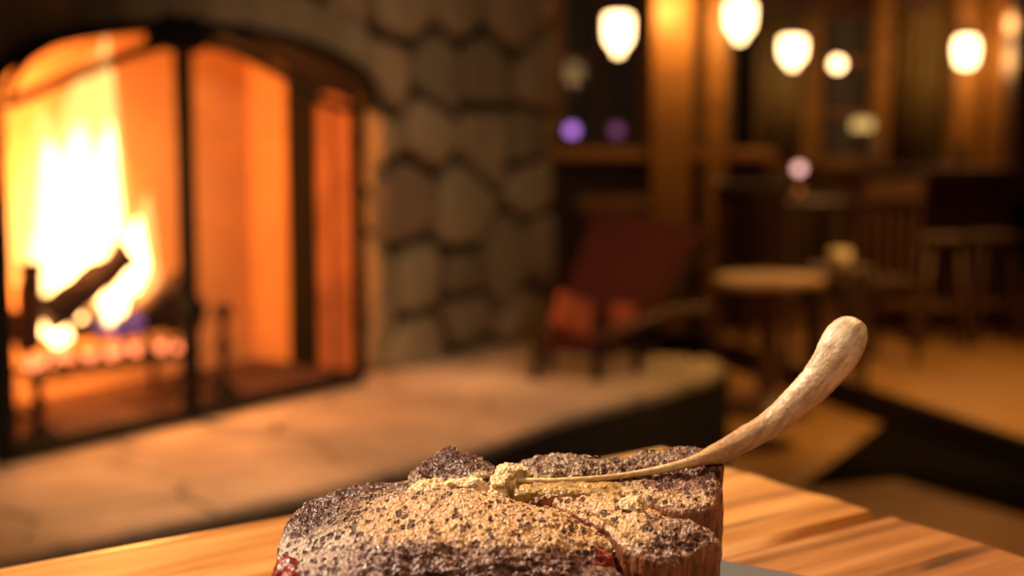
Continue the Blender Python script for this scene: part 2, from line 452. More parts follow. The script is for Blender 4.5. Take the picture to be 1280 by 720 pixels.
# dark iron lintel band round the arch
lb = MB()
for i in range(NA):
    def q_(p, k):
        a_ = AR[max(0, i-1+k)]; c_ = AR[min(NA, i+1+k)]; t_ = Vector((c_[0]-a_[0], c_[1]-a_[1])).normalized()
        return [(p[0]+t_.y*.008, p[1]-t_.x*.008), (p[0]-t_.y*.030, p[1]+t_.x*.030)]
    n0, n1 = q_(AR[i], 0), q_(AR[i+1], 1)
    poly_ = [n0[0], n1[0], n1[1], n0[1]]
    vs = [(p[0], -.035, p[1]) for p in poly_] + [(p[0], .10, p[1]) for p in poly_]
    lb.add(vs, [(0, 1, 2, 3), (7, 6, 5, 4), (0, 4, 5, 1), (1, 5, 6, 2), (2, 6, 7, 3), (3, 7, 4, 0)])
lo = struct(lb.build('trim_arch_band', M_iron)); lo.matrix_world = Wm
# firebox: side walls, back wall, floor and arched lid in one shell with thickness
fb = MB(); y0, y1 = .05, DEP
ftop = hc+.12
fb.box((oL-.022, (y0+y1)/2, ftop/2), (.06, y1-y0, ftop)); fb.box((oR+.022, (y0+y1)/2, ftop/2), (.06, y1-y0, ftop))
fb.box(((oL+oR)/2, y1+.03, ftop/2), (oR-oL+.12, .06, ftop)); fb.box(((oL+oR)/2, (y0+y1)/2, ftop+.03), (oR-oL+.12, y1-y0, .06))
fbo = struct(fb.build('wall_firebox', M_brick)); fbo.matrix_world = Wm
ff = struct(MB().box(((oL+oR)/2, (.0+y1)/2, -.03), (oR-oL, y1, .066)).build('floor_firebox', simple('sooty_firebrick_floor', (.07, .032, .018), .9, 0, .4, 8))); ff.matrix_world = Wm
# steel angle where the reveal meets the firebrick
ya = .2
for k in range(200):
    p_ = Wm @ Vector((oR-.03, k*.003, .4)); d_ = p_-CAM
    if 640 + FPX*d_.x/(d_.y*_cp - d_.z*_sp) < 378: ya = k*.003; break
print('angle depth', ya)
ang = struct(MB().box((oR-.024, ya, ftop/2-.05), (.03, .13, ftop-.1)).build('trim_firebox_angle', M_iron)); ang.matrix_world = Wm

rv = struct(MB().box((oR-.0105, ya*.5+.02, ftop/2), (.005, ya-.03, ftop-.02)).build('trim_reveal', simple('sooty_reveal_plaster', (.36, .15, .07), .9, 0, .4, 5, 0, (3, 3, 1)))); rv.matrix_world = Wm
# hearth slab
hp = [(-60, 740), (0, 702), (200, 653), (400, 612), (595, 561), (697, 522), (790, 498), (896, 469), (912, 456), (890, 446), (752, 440)]
hpoly = [tuple(at_z(x, y, HZ).xy) for x, y in hp]
bk = SP(sEnd, 0, WO+.02); hpoly += [(bk.x+.25, bk.y+.3), tuple((SP(sEnd, 0, -.4)).xy), tuple(SP(-1.2, 0, -.4).xy), tuple(SP(-1.2, 0, .8).xy)]
hcore = MB().prism(hpoly, ZL, HZ-.035).build('floor_hearth_base', M_mortar); struct(hcore)
# flagstones on top: irregular cells clipped to the slab
flags = MB(); tones = []; fl_sites = []
hx0, hx1 = min(p[0] for p in hpoly), max(p[0] for p in hpoly); hy0, hy1 = min(p[1] for p in hpoly), max(p[1] for p in hpoly)
y = hy0; row = 0
while y < hy1:
    x = hx0 + (row % 2)*.25
    while x < hx1: fl_sites.append((x+rnd.uniform(-.11, .11), y+rnd.uniform(-.1, .1))); x += rnd.uniform(.42, .62)
    y += .40; row += 1
def inside(p, poly):
    c_ = False
    for i in range(len(poly)):
        a, d = poly[i], poly[i-1]
        if (a[1] > p[1]) != (d[1] > p[1]) and p[0] < (d[0]-a[0])*(p[1]-a[1])/(d[1]-a[1])+a[0]: c_ = not c_
    return c_
gx = []
for i, (x, z) in enumerate(fl_sites):
    poly = [(x-.8, z-.8), (x+.8, z-.8), (x+.8, z+.8), (x-.8, z+.8)]
    for j, (a, c_) in enumerate(fl_sites):
        if j != i and abs(a-x) < 1.6 and abs(c_-z) < 1.6: poly = clip(poly, (x+a)/2, (z+c_)/2, a-x, c_-z)
    gx.append(poly)
# intersect with the (mildly concave) slab by clipping each cell on the slab's edges that face it
for poly in gx:
    n0 = len(poly)
    cx = sum(p[0] for p in poly)/n0; cy = sum(p[1] for p in poly)/n0
    dense = []
    for i in range(n0):
        a, c_ = poly[i], poly[(i+1) % n0]
        for k in range(6): dense.append((a[0]+(c_[0]-a[0])*k/6, a[1]+(c_[1]-a[1])*k/6))
    ins = [p for p in dense if inside(p, hpoly)]
    if not ins: continue
    ic = (sum(p[0] for p in ins)/len(ins), sum(p[1] for p in ins)/len(ins))
    if not inside(ic, hpoly): continue
    q = []
    for p in dense:
        if not inside(p, hpoly):
            lo, hi = 0.0, 1.0
            for _ in range(14):
                mid = (lo+hi)/2; m_ = (ic[0]+(p[0]-ic[0])*mid, ic[1]+(p[1]-ic[1])*mid)
                if inside(m_, hpoly): lo = mid
                else: hi = mid
            p = (ic[0]+(p[0]-ic[0])*lo, ic[1]+(p[1]-ic[1])*lo)
        q.append(p)
    n = len(q); dz = rnd.uniform(-.004, .0)
    vs = []
    for k, zz in ((.975, HZ-.04), (.985, HZ-.012+dz), (.965, HZ+dz)):
        for p in q: vs.append((ic[0]+(p[0]-ic[0])*k, ic[1]+(p[1]-ic[1])*k, zz))
    flags.add(vs, [(i*n+j, i*n+(j+1) % n, (i+1)*n+(j+1) % n, (i+1)*n+j) for i in range(2) for j in range(n)] + [tuple(2*n+j for j in range(n))])
struct(flags.build('floor_hearth', M_hearth))

# ------------------------------------------------------------------ fire screen
scr = thing('fire_screen', 'black iron arched two-door fire screen standing on the stone hearth before the fire', 'fire screen', SP(0, 0, 0), 0)
SMi = Matrix.Translation(-SP(0, 0, 0))
def L(s, h, o=0.0): return SP(s, h, o) - SP(0, 0, 0)
rots = Matrix((sdir, -ndir, Vector((0, 0, 1)))).transposed()
sm = on_wall(240, 520)[0]
hpL = on_wall(12, 128)[1]; hpR = on_wall(449, 136)[1]; hcr = on_wall(240, 48)[1]
MB().box(L(0, hpL/2), (.062, .03, hpL), rots, .004).build('post', M_iron, scr)
MB().box(L(SL, hpR/2), (.034, .03, hpR), rots, .004).build('post', M_iron, scr)
MB().box(L(sm, hcr/2), (.052, .034, hcr), rots, .004).build('post', M_iron, scr)
MB().box(L(SL/2, .022), (SL, .03, .044), rots, .004).build('bottom_rail', M_iron, scr)
def arc(pts, n=10):
    out = []
    P = [pts[0]] + pts + [pts[-1]]
    for i in range(1, len(P)-2):
        for k in range(n):
            t = k/n; a, b_, c_, d = P[i-1], P[i], P[i+1], P[i+2]
            out.append(tuple(.5*((2*b_[j]) + (-a[j]+c_[j])*t + (2*a[j]-5*b_[j]+4*c_[j]-d[j])*t*t + (-a[j]+3*b_[j]-3*c_[j]+d[j])*t**3) for j in range(len(a))))
    out.append(tuple(pts[-1])); return out
fa = arc([on_wall(x, y) for x, y in [(10, 130), (60, 108), (120, 84), (180, 62), (240, 50), (300, 66), (360, 98), (410, 130), (449, 137)]])
MB().tube([L(s, h) for s, h in fa], .016, 10).build('arch_rail', M_iron, scr)
ra = arc([on_wall(x, y, -.045) for x, y in [(10, 118), (30, 80), (70, 54), (130, 42), (190, 36), (240, 32), (290, 44), (350, 74), (410, 108), (449, 130)]])
MB().tube([L(s, h, -.045) for s, h in ra], .012, 10).build('rear_arch_rail', M_iron, scr)
s4 = on_wall(417, 300, -.04)[0]
MB().tube([L(s4, .03, -.04), L(s4, on_wall(417, 140, -.04)[1], -.04)], .009, 8).build('brace_bar', M_iron, scr)
# scroll crest on top of the middle post
cr = MB().box(L(sm, hcr+.005, .0), (.17, .06, .10), rots, .03)
for sgn in (-1, 1):
    cr.tube([L(sm+sgn*(.03+.10*math.sin(t)), hcr+.005+.028*math.cos(t*1.4)-.01*t, .0) for t in np.linspace(0, 1.7, 12)], np.linspace(.045, .014, 12), 10)
cr.tube([L(sm, hcr-.02), L(sm, hcr+.04), L(sm, hcr+.06)], [.032, .026, .008], 12)
cr.build('crest', M_iron, scr, True)
for ds in (-.018, .022):
    hk = MB().tube([L(sm+ds, on_wall(240, 412)[1]), L(sm+ds, on_wall(240, 412)[1]+.02, .02), L(sm+ds, on_wall(240, 385)[1], .04), L(sm+ds, on_wall(240, 372)[1], .012)], [.011, .013, .013, .009], 10)
    hk.build('door_handle', M_iron, scr, True)

# ------------------------------------------------------------------ grate, logs, coals, flames
def FB(s, y, h):  # inside the firebox: along wall, depth behind the screen, height
    return SP(s, h, -y)
def fb_px(px, py, y):
    s, h = on_wall(px, py, -y); return SP(s, h, -y)
g0 = fb_px(40, 470, .26); g1 = fb_px(262, 470, .26)
gr = thing('fire_grate', 'black iron log grate holding the burning fire', 'fire grate', SP((on_wall(150, 470, -.26))[0], .0, -.30), 0)
org = gr.location.copy()
sg0, sg1 = on_wall(36, 450, -.26)[0], on_wall(250, 450, -.26)[0]
hg = on_wall(150, 458, -.26)[1]
fr = MB()
for yy in (.26, .46): fr.tube([SP(sg0, hg, -yy)-org, SP(sg1, hg, -yy)-org], .012, 8)
fr.build('frame', M_iron, gr)
for k in range(7):
    s = sg0 + (sg1-sg0)*(k+.5)/7
    MB().tube([SP(s, hg+.07, -.22)-org, SP(s, hg+.01, -.26)-org, SP(s, hg+.012, -.46)-org, SP(s, hg+.08, -.50)-org], .008, 8).build('bar', M_iron, gr)
for s, yy in ((sg0+.04, .27), (sg1-.04, .27), (sg0+.04, .45), (sg1-.04, .45)):
    MB().tube([SP(s, 0.003, -yy)-org, SP(s, hg, -yy)-org], .012, 8).build('leg', M_iron, gr)
def log(a, b_, r, label, seed):
    a = Vector(a); b_ = Vector(b_); n = 14; rs = random.Random(seed)
    pts = [a.lerp(b_, i/n) + Vector((rs.uniform(-1, 1), rs.uniform(-1, 1), rs.uniform(-1, 1)))*r*.10 for i in range(n+1)]
    o = MB().tube(pts, [r*(1+rs.uniform(-.12, .12)) for _ in pts], 14, True, 1.0, .86).build('firewood_log', M_char, None, True)
    me = o.data
    co = np.array([v.co for v in me.vertices]); nrm = np.array([v.normal for v in me.vertices])
    co += nrm*(fbm(co*22+seed)*r*.35)[:, None]; me.vertices.foreach_set('co', co.ravel()); me.update()
    return tag(o, label, 'log', 'logs burning in the grate')
log(fb_px(62, 396, .24), fb_px(158, 318, .27), .060, 'charred log leaning diagonally across the big flame', 1)
log(fb_px(36, 440, .24), fb_px(38, 330, .25), .036, 'charred log standing upright at the left end of the fire', 2)
log(fb_px(130, 402, .44), fb_px(232, 394, .42), .060, 'dark log lying level at the right rear of the grate', 3)
log(fb_px(20, 408, .44), fb_px(112, 404, .46), .060, 'dark log lying level under the big flame at the left rear', 4)
log(fb_px(168, 400, .36), fb_px(232, 345, .42), .044, 'thin charred log propped at the right against the firebrick', 5)
coal_px = [(112, 441, 11), (137, 438, 12), (152, 435, 11), (168, 433, 12), (201, 431, 11), (222, 431, 10), (60, 448, 13), (78, 440, 12), (40, 452, 12), (92, 447, 9)]
ember_at = ['first of the even row, right of the white flame foot', 'second of the even row along the grate', 'third of the even row, below the violet flame', 'fourth of the even row, just right of the violet flame', 'last but one at the right end of the grate', 'last at the right end beside the middle screen post', 'low at the left below the white flame foot', 'between the left cluster and the even row', 'farthest left beside the screen post', 'right edge of the left cluster of embers']
for k, (px, py, r) in enumerate(coal_px):
    p = fb_px(px, py+3, .27); rr = r*4.4/1778*.72
    v = MB().lathe([(rr*.25, -rr*.85), (rr*.8, -rr*.5), (rr, 0), (rr*.75, rr*.55), (rr*.2, rr*.85)], (0, 0, 0), 10)
    o = v.build('ember', M_coal, None, True); o.location = p; o.rotation_euler = (rnd.random(), rnd.random(), rnd.random())
    tag(o, 'glowing red ember, ' + ember_at[k], 'ember', 'embers along the grate front')
def tongue(parent, base, tip, r, m, seed, name='flame_tongue', bulge=.35, depth=.8):
    base = Vector(base)-parent.location; tip = Vector(tip)-parent.location; n = 18; rs = random.Random(seed)
    ph = rs.uniform(0, 6); pts = []; rad = []
    ln = (tip-base).length
    for i in range(n+1):
        t = i/n
        pts.append(base.lerp(tip, t) + (sdir*math.sin(ph+t*5)*.10 + ndir*math.cos(ph*2+t*4)*.05)*ln*.5*t*(1-t*.6))
        rad.append(max(.002, r*(t/bulge)**.6 if t < bulge else r*max(0, 1-((t-bulge)/(1-bulge)))**.75))
    rad[0] = r*.35
    o = MB().tube(pts, rad, 20, True).build(name, m, parent, True)
    return o
fire = thing('flames', 'tall bright yellow and white flames rising from the grate', 'fire', SP((sg0+sg1)/2, hg+.02, -.34), 0)
for px0, py0, px1, py1, y, r, m, sd in [
    (88, 400, 100, 168, .38, .125, M_fl_core, 1), (66, 400, 66, 172, .39, .085, M_fl_core, 2), (122, 380, 136, 150, .40, .085, M_fl_core, 3),
    (96, 320, 104, 150, .42, .125, M_fl_core, 31),
    (166, 365, 172, 272, .34, .046, M_fl_core, 4), (134, 405, 160, 342, .30, .040, M_fl_core, 5), (48, 430, 36, 385, .29, .040, M_fl_core, 6),
    (70, 432, 78, 396, .28, .045, M_fl_core, 7), (90, 400, 105, 80, .42, .17, M_fl_mid, 8), (128, 300, 132, 40, .43, .07, M_fl_mid, 18), (130, 360, 134, 72, .44, .085, M_fl_mid, 9),
    (50, 400, 50, 130, .42, .12, M_fl_mid, 10), (105, 400, 112, 60, .47, .20, M_fl_out, 11), (175, 400, 182, 240, .44, .07, M_fl_mid, 12)]:
    tongue(fire, fb_px(px0, py0, y), fb_px(px1, py1, y), r, m, sd)
for px, py, sd in ((128, 412, 21), (168, 408, 22), (145, 414, 23)):
    tongue(fire, fb_px(px, py+8, .26), fb_px(px+2, py-24, .26), .032, M_fl_blue, sd, 'violet_flame')
lamp('POINT', 'fire_light_low', fb_px(120, 330, .46), 85, (1, .34, .07), .12)
lamp('POINT', 'fire_light_high', fb_px(110, 190, .40), 135, (1, .34, .07), .12)
# andirons
def andiron(px, pyt, y, label):
    s = on_wall(px, 430, -y)[0]; p = SP(s, .003, -y)
    t = thing('andiron', label, 'andiron', p, 0, 'andirons')
    h = on_wall(px, pyt, -y)[1]
    MB().lathe([(.03, 0), (.035, .02), (.014, .05), (.014, h*.45), (.03, h*.52), (.016, h*.6), (.014, h*.82), (.032, h*.9), (.03, h*.96), (.006, h)], (0, 0, 0), 16).build('finial_post', M_iron, t, True)
    MB().tube([(0, 0, .07), tuple(-ndir*.2 + Vector((0, 0, .06))), tuple(-ndir*.3 + Vector((0, 0, .0)))], .012, 8).build('bar', M_iron, t)
    MB().tube([tuple(-sdir*.07), tuple(Vector((0, 0, .05))), tuple(sdir*.07)], .011, 8).build('foot', M_iron, t)
andiron(279, 380, .20, 'black iron andiron standing right of the middle post of the screen')
andiron(45, 470, .16, 'black iron andiron at the left end of the grate near the screen post')

# ------------------------------------------------------------------ table
K = at_z(825, 556, 1.05)
Lp = at_z(0, 705, 1.05); e_al = (K-Lp).normalized(); ang_t = math.atan2(e_al.y, e_al.x)
tb = thing('wooden_table', 'honey-coloured wooden plank table with cracked edge in the foreground', 'table', (K.x, K.y, ZL), ang_t)
# local frame: x along grain (far corner at x=0,y=0; table runs to -x and -y)
pw = .22; TL = 1.75; TZ = 1.05-ZL
re = at_z(1280, 693, 1.05) - K; re = Matrix.Rotation(-ang_t, 3, 'Z') @ re; skew = re.x/re.y    # end edge direction
for k in range(4):
    yT, yB = -k*pw, -(k+1)*pw
    m = MB(); rs = random.Random(40+k); nseg = 26
    prof = []
    ys = [yT + (yB-yT)*i/nseg for i in range(nseg+1)]
    endx = [yy*skew + (float(fbm(np.array([[yy*26+k, .3, 2.1]]), 3)[0])*.005) for yy in ys]
    # a split running in from the end grain along the grain
    rows = []
    bev = .0045
    for yy, ex, i in zip(ys, endx, range(nseg+1)):
        edge = (i == 0 or i == nseg); zt = TZ - (bev if edge else 0)
        ex2 = ex
        xs = [-TL, -TL+.003] + list(np.linspace(-TL+.05, ex2-.02, 40)) + [ex2-bev, ex2]
        sg_ = -1 if (i == 0 and k) else (1 if i == nseg else 0)
        seam = lambda x: sg_*(.0011 + .0014*abs(math.sin(x*23+k)*math.sin(x*61)) + .0045*max(0, 1+(x-ex2)/.12))
        rows.append([(x, yy + seam(x), (zt - (bev if x in (ex2, -TL) else 0) + .0005*math.sin(x*9+k*2)*math.sin(yy*40))) for x in xs])
    nx = len(rows[0]); vs = [p for r_ in rows for p in r_]; nt = len(vs)
    vs += [(p[0], p[1], TZ-.045) for r_ in rows for p in r_]
    fs = []
    for i in range(nseg):
        for j in range(nx-1):
            a = i*nx+j; fs += [(a, a+1, a+nx+1, a+nx), (nt+a, nt+a+nx, nt+a+nx+1, nt+a+1)]
    for j in range(nx-1):
        fs += [(j, nt+j, nt+j+1, j+1), (nseg*nx+j, nseg*nx+j+1, nt+nseg*nx+j+1, nt+nseg*nx+j)]
    for i in range(nseg):
        fs += [(i*nx, (i+1)*nx, nt+(i+1)*nx, nt+i*nx), (i*nx+nx-1, nt+i*nx+nx-1, nt+(i+1)*nx+nx-1, (i+1)*nx+nx-1)]
    o = m.add(vs, fs).build('plank', (M_table, M_table2)[k % 2], tb, True)
    md = o.modifiers.new('edge', 'EDGE_SPLIT') ; md.split_angle = R(40)
for x, y in ((-.12, -.10), (-TL+.12, -.10), (-.22, -.84), (-TL+.12, -.84)):
    MB().box((x, y, (TZ-.045)/2), (.08, .08, TZ-.045), bev=.006).build('leg', M_table, tb)
ap = MB().box((-TL/2-.05, -.10, TZ-.09), (TL-.45, .025, .085)); ap.build('apron', M_table, tb)
MB().box((-TL/2-.05, -.84, TZ-.09), (TL-.5, .025, .085)).build('apron', M_table, tb)

# slate board under the steak
sb0 = at_z(700, 672, 1.062); sb1 = at_z(905, 700, 1.062); sb2 = at_z(1012, 720, 1.062)
bd = (sb2-sb1).normalized(); bn = Vector((bd.y, -bd.x, 0))
c0 = sb1 - bd*.13; c1 = sb1 + bd*.105
quad = [c0, c1, c1 + bn*.20, c0 + bn*.20]
cc = sum(quad, Vector())/4
bo = bmesh.new()
MBo = MB(); pl = []
for i in range(4):
    a, c_ = quad[i], quad[(i+1) % 4]
    for k in range(24):
        p = a.lerp(c_, k/24); jit = float(pn(np.array([[p.x*90, p.y*90, 1.7]]))[0])*.0015; pl.append(cc + (p-cc)*(1+jit*8))
n = len(pl); vs = []
for k, zz in ((.99, 1.0506), (1.0, 1.053), (1.0, 1.060), (.992, 1.062)): vs += [(cc.x+(p.x-cc.x)*k, cc.y+(p.y-cc.y)*k, zz) for p in pl]
MBo.add(vs, [(i*n+j, i*n+(j+1) % n, (i+1)*n+(j+1) % n, (i+1)*n+j) for i in range(3) for j in range(n)] + [tuple(range(n)), tuple(3*n+j for j in range(n))])
tag(MBo.build('slate_board', M_slate), 'thin grey slate serving board under the steak', 'serving board')

# ------------------------------------------------------------------ steak
Z0, D0, SLP = 1.107, .56, .19
def TP(px, py, dz=0.0):       # a point on the steak's tilted top plane
    d = ray(px, py); t = (Z0 - SLP*D0 - CAM.z + dz)/(d.z - SLP*d.y); return CAM + d*t
ZB = 1.0628
steak = thing('tomahawk_steak', 'seared tomahawk steak with a long bare rib bone on the wooden table', 'steak', TP(620, 680).xy.to_3d() + Vector((0, 0, ZB)), 0)
so_ = steak.location.copy()
def smooth_closed(pts, n=8):
    out = []; N = len(pts)
    for i in range(N):
        a, b_, c_, d = pts[i-1], pts[i], pts[(i+1) % N], pts[(i+2) % N]
        for k in range(n):
            t = k/n; out.append(tuple(.5*((2*b_[j]) + (-a[j]+c_[j])*t + (2*a[j]-5*b_[j]+4*c_[j]-d[j])*t*t + (-a[j]+3*b_[j]-3*c_[j]+d[j])*t**3) for j in range(2)))
    return out
def lobe(mb, pix, dz, bulge, rr=.006, zb=ZB, base=.97):
    P = [TP(x, y, dz) for x, y in smooth_closed(pix)]
    c_ = sum(P, Vector())/len(P); n = len(P)
    size = np.mean([(p-c_).length for p in P]); vs = []
    lay = [(base*.93, None, 0), (base, None, .005)]
    prof = [(1.0, -rr*1.4), (1.0-.10*rr/size, -rr*.9), (1.0-.35*rr/size, -rr*.4), (1.0-.8*rr/size, -rr*.1), (1-1.6*rr/size, bulge*.12), (.72, bulge*.5), (.45, bulge*.85), (.18, bulge)]
    for k, _, dzz in lay:
        for p in P: q = c_ + (p-c_)*k; vs.append((q.x, q.y, zb+dzz))
    for k, dzz in prof:
        for p in P:
            q = c_ + (p-c_)*k; vs.append((q.x, q.y, q.z+dzz))
    m = len(lay)+len(prof)
    fs = [(i*n+j, i*n+(j+1) % n, (i+1)*n+(j+1) % n, (i+1)*n+j) for i in range(m-1) for j in range(n)]
    fs += [tuple(range(n-1, -1, -1)), tuple((m-1)*n+j for j in range(n))]
    mb.add([Vector(v)-so_ for v in vs], fs)
def sculpt(mb, name, vox, amp, m, colfn, seed=0, fibre=.0009):
    o = mb.build(name+'_raw', None)
    md = o.modifiers.new('r', 'REMESH'); md.mode = 'VOXEL'; md.voxel_size = vox; md.use_smooth_shade = True
    s_ = o.modifiers.new('s', 'SMOOTH'); s_.factor = .5; s_.iterations = 3
    dg = bpy.context.evaluated_depsgraph_get(); me = bpy.data.meshes.new_from_object(o.evaluated_get(dg))
    bpy.data.objects.remove(o); me.name = name
    nv = len(me.vertices); co = np.empty(nv*3); me.vertices.foreach_get('co', co); co = co.reshape(-1, 3)
    nr = np.empty(nv*3); me.vertices.foreach_get('normal', nr); nr = nr.reshape(-1, 3)
    up = np.clip((nr[:, 2]-.25)/.5, 0, 1)
    wc = co + np.array(so_)
    # image position on the steak's top, used to lay out the crust zones
    d = wc - np.array(CAM); v = d @ np.array([0, _sp, _cp]); dep = d @ np.array([0, _cp, -_sp])
    px = 640 + FPX*d[:, 0]/dep; py = 360 - FPX*v/dep
    big = fbm(co*55+seed, 2); mid = fbm(co*190+seed+9, 3); fine = fbm(co*620+seed+31, 2)
    rid = pn(np.c_[co[:, 0]*90+py*.0, co[:, 1]*420, co[:, 2]*420]+seed)
    fib = pn(np.c_[co[:, 0]*230, co[:, 1]*230, co[:, 2]*30]+seed+5)
    rz = np.clip((py-672)/22, 0, 1)*np.clip((px-430)/60, 0, 1)
    h = amp*(up*(big*.0022 + mid*.0017 + fine*.00085 + rid*rz*.0020) + (1-up)*(big*.0018 + fib*.0016 + mid*.0007))
    co += nr*h[:, None]
    co[:, 2] = np.maximum(co[:, 2], .0)
    me.vertices.foreach_set('co', co.ravel()); me.update()
    col = colfn(px, py, up, big, mid, fine)
    ca = me.color_attributes.new('zone', 'FLOAT_COLOR', 'POINT'); ca.data.foreach_set('color', np.c_[col, np.ones(nv)].astype(np.float32).ravel())
    ut = me.attributes.new('top', 'FLOAT', 'POINT'); ut.data.foreach_set('value', up.astype(np.float32))
    print(name, nv)
    return link(name, me, m, steak, True)

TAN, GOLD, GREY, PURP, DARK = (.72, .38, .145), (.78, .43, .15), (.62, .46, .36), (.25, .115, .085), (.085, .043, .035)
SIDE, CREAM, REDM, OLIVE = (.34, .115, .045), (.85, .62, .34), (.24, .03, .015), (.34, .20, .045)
def mixz(px, py, blobs, base):
    W = np.full(len(px), .25); Cc = np.outer(W, base)
    for x, y, rx, ry, c_, w_ in blobs:
        g = w_*np.exp(-(((px-x)/rx)**2 + ((py-y)/ry)**2)); W = W+g; Cc = Cc + np.outer(g, c_)
    return Cc/W[:, None]
blobs = [(540, 625, 90, 24, TAN, 2), (600, 650, 120, 30, TAN, 3), (480, 655, 50, 22, TAN, 2), (570, 655, 60, 12, GOLD, 1.5), (705, 665, 45, 26, TAN, 3), (520, 640, 60, 12, TAN, 2),
         (405, 690, 44, 28, GREY, 4), (360, 690, 22, 40, GREY, 2), (390, 635, 46, 20, DARK, 8), (440, 606, 80, 13, DARK, 9), (370, 655, 28, 20, DARK, 5),  # left GREY blobs put the pale glints of wet grains into the colour
         (560, 576, 55, 20, DARK, 6), (600, 722, 200, 24, PURP, 6), (520, 698, 110, 12, PURP, 5), (480, 685, 60, 8, PURP, 3), (640, 700, 90, 8, PURP, 3), (560, 760, 240, 50, PURP, 4), (720, 712, 60, 18, PURP, 4), (740, 700, 40, 8, PURP, 2),
         (540, 604, 70, 10, CREAM, 2.2), (610, 600, 14, 12, CREAM, 4), (640, 612, 18, 10, CREAM, 3),
         (700, 625, 60, 14, TAN, 3), (760, 645, 40, 22, GOLD, 3), (800, 650, 40, 20, TAN, 3), (790, 628, 20, 12, CREAM, 1.5),
         (855, 662, 34, 24, PURP, 5), (870, 650, 26, 14, GREY, 2), (850, 600, 50, 22, PURP, 5), (820, 618, 50, 8, GOLD, 4), (720, 605, 60, 10, OLIVE, 5), (860, 628, 30, 8, GOLD, 3),
         (760, 580, 130, 9, (.30, .19, .10), 4), (880, 570, 30, 14, DARK, 2)]
def col_meat(px, py, up, big, mid, fine):
    c_ = mixz(px, py, blobs, TAN)
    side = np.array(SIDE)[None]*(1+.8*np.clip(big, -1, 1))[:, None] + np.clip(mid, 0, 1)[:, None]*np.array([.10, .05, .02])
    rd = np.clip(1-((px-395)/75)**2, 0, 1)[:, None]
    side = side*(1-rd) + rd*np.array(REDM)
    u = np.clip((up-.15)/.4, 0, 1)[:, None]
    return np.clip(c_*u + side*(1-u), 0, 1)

def crust_mat(name='seared_crust', gp=1.0, pt=1.0, amp=1.0):
    t = NT(name)
    zc = t.n('ShaderNodeAttribute', _attribute_name='zone').outputs['Color']; tp_ = t.n('ShaderNodeAttribute', _attribute_name='top').outputs['Fac']
    v = t.coords((1, .55, .8)); vv = t.coords((1, 1, .12))
    nz = t.n('ShaderNodeTexNoise', Scale=330.0, Detail=2.0); t.l(v, nz.inputs['Vector'])
    w_ = t.mix(.0030, v, nz.outputs['Color'], 'ADD')
    bw = t.n('ShaderNodeRGBToBW'); t.l(zc, bw.inputs[0])
    dark = t.ramp(bw.outputs[0], [(.10, (1, 1, 1)), (.38, (0, 0, 0))])          # how charred the zone is
    vo = t.n('ShaderNodeTexVoronoi', Scale=620.0, _feature='SMOOTH_F1'); vo.inputs['Smoothness'].default_value = .35; t.l(w_, vo.inputs['Vector'])
    vp = t.n('ShaderNodeTexVoronoi', Scale=330.0); t.l(w_, vp.inputs['Vector'])   # pores
    sp = t.n('ShaderNodeSeparateColor'); t.l(vp.outputs['Color'], sp.inputs[0])
    rad = t.math('ADD', t.math('MULTIPLY', sp.outputs[0], .60), t.math('MULTIPLY', dark, .14))
    hole = t.math('SUBTRACT', rad, vp.outputs['Distance'])                        # positive inside a pore
    pore = t.ramp(hole, [(.0, (0, 0, 0)), (.11, (1, 1, 1))])
    n3 = t.noise(v, 120, 3, .55); n1 = t.noise(v, 700, 3, .6); nf = t.noise(vv, 420, 3, .6)
    gap = t.ramp(vo.outputs['Distance'], [(.30, (0, 0, 0)), (.55, (1, 1, 1))])
    net = t.math('MULTIPLY', gap, t.math('ADD', t.math('MULTIPLY', dark, .50), .45))
    blot = t.ramp(n3, [(.56, (0, 0, 0)), (.70, (.7, .7, .7))])
    top = t.mix(t.ramp(n1, [(.35, (0, 0, 0)), (.7, (.35, .35, .35))]), zc, (.92, .66, .36))
    top = t.mix(dark, top, zc)
    top = t.mix(t.math('MULTIPLY', blot, .5*pt), top, (.30, .13, .07))
    top = t.mix(t.math('MULTIPLY', net, gp), top, (.10, .035, .028))
    top = t.mix(t.math('MULTIPLY', pore, .93*pt), top, (.060, .018, .014))
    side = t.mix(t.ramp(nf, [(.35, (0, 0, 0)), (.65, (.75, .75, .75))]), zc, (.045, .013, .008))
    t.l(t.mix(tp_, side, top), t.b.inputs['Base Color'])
    h = t.math('ADD', t.math('SUBTRACT', t.math('MULTIPLY', n1, .5), t.math('MULTIPLY', vo.outputs['Distance'], .7)), t.math('MULTIPLY', pore, -.75*pt))
    hs_ = t.math('ADD', t.math('MULTIPLY', h, tp_), t.math('MULTIPLY', nf, t.math('SUBTRACT', 1.0, tp_)))
    t.bump(hs_, .0014*amp, 1.0)
    t.l(t.ramp(t.math('ADD', n1, t.math('MULTIPLY', dark, -.15)), [(.3, (.28,)*3), (.65, (.62,)*3)]), t.b.inputs['Roughness'])
    t.l(t.math('SUBTRACT', .6, t.math('MULTIPLY', t.math('MAXIMUM', pore, t.math('MULTIPLY', net, .6)), .40)), t.b.inputs['Specular IOR Level'])
    return t.m
M_crust = crust_mat()
mt = MB()
# ribeye muscle
lobe(mt, [(340, 775), (345, 712), (362, 676), (398, 646), (452, 622), (525, 606), (600, 606), (655, 622), (705, 636), (745, 652), (764, 668), (762, 686), (742, 698), (700, 725), (560, 745), (420, 770)], .0, .010)
# near edge of the muscle, a step lower
lobe(mt, [(400, 735), (470, 708), (560, 698), (680, 692), (745, 692), (775, 706), (788, 730), (780, 790), (700, 860), (540, 890), (400, 850), (352, 790)], -.004, .004, .005)
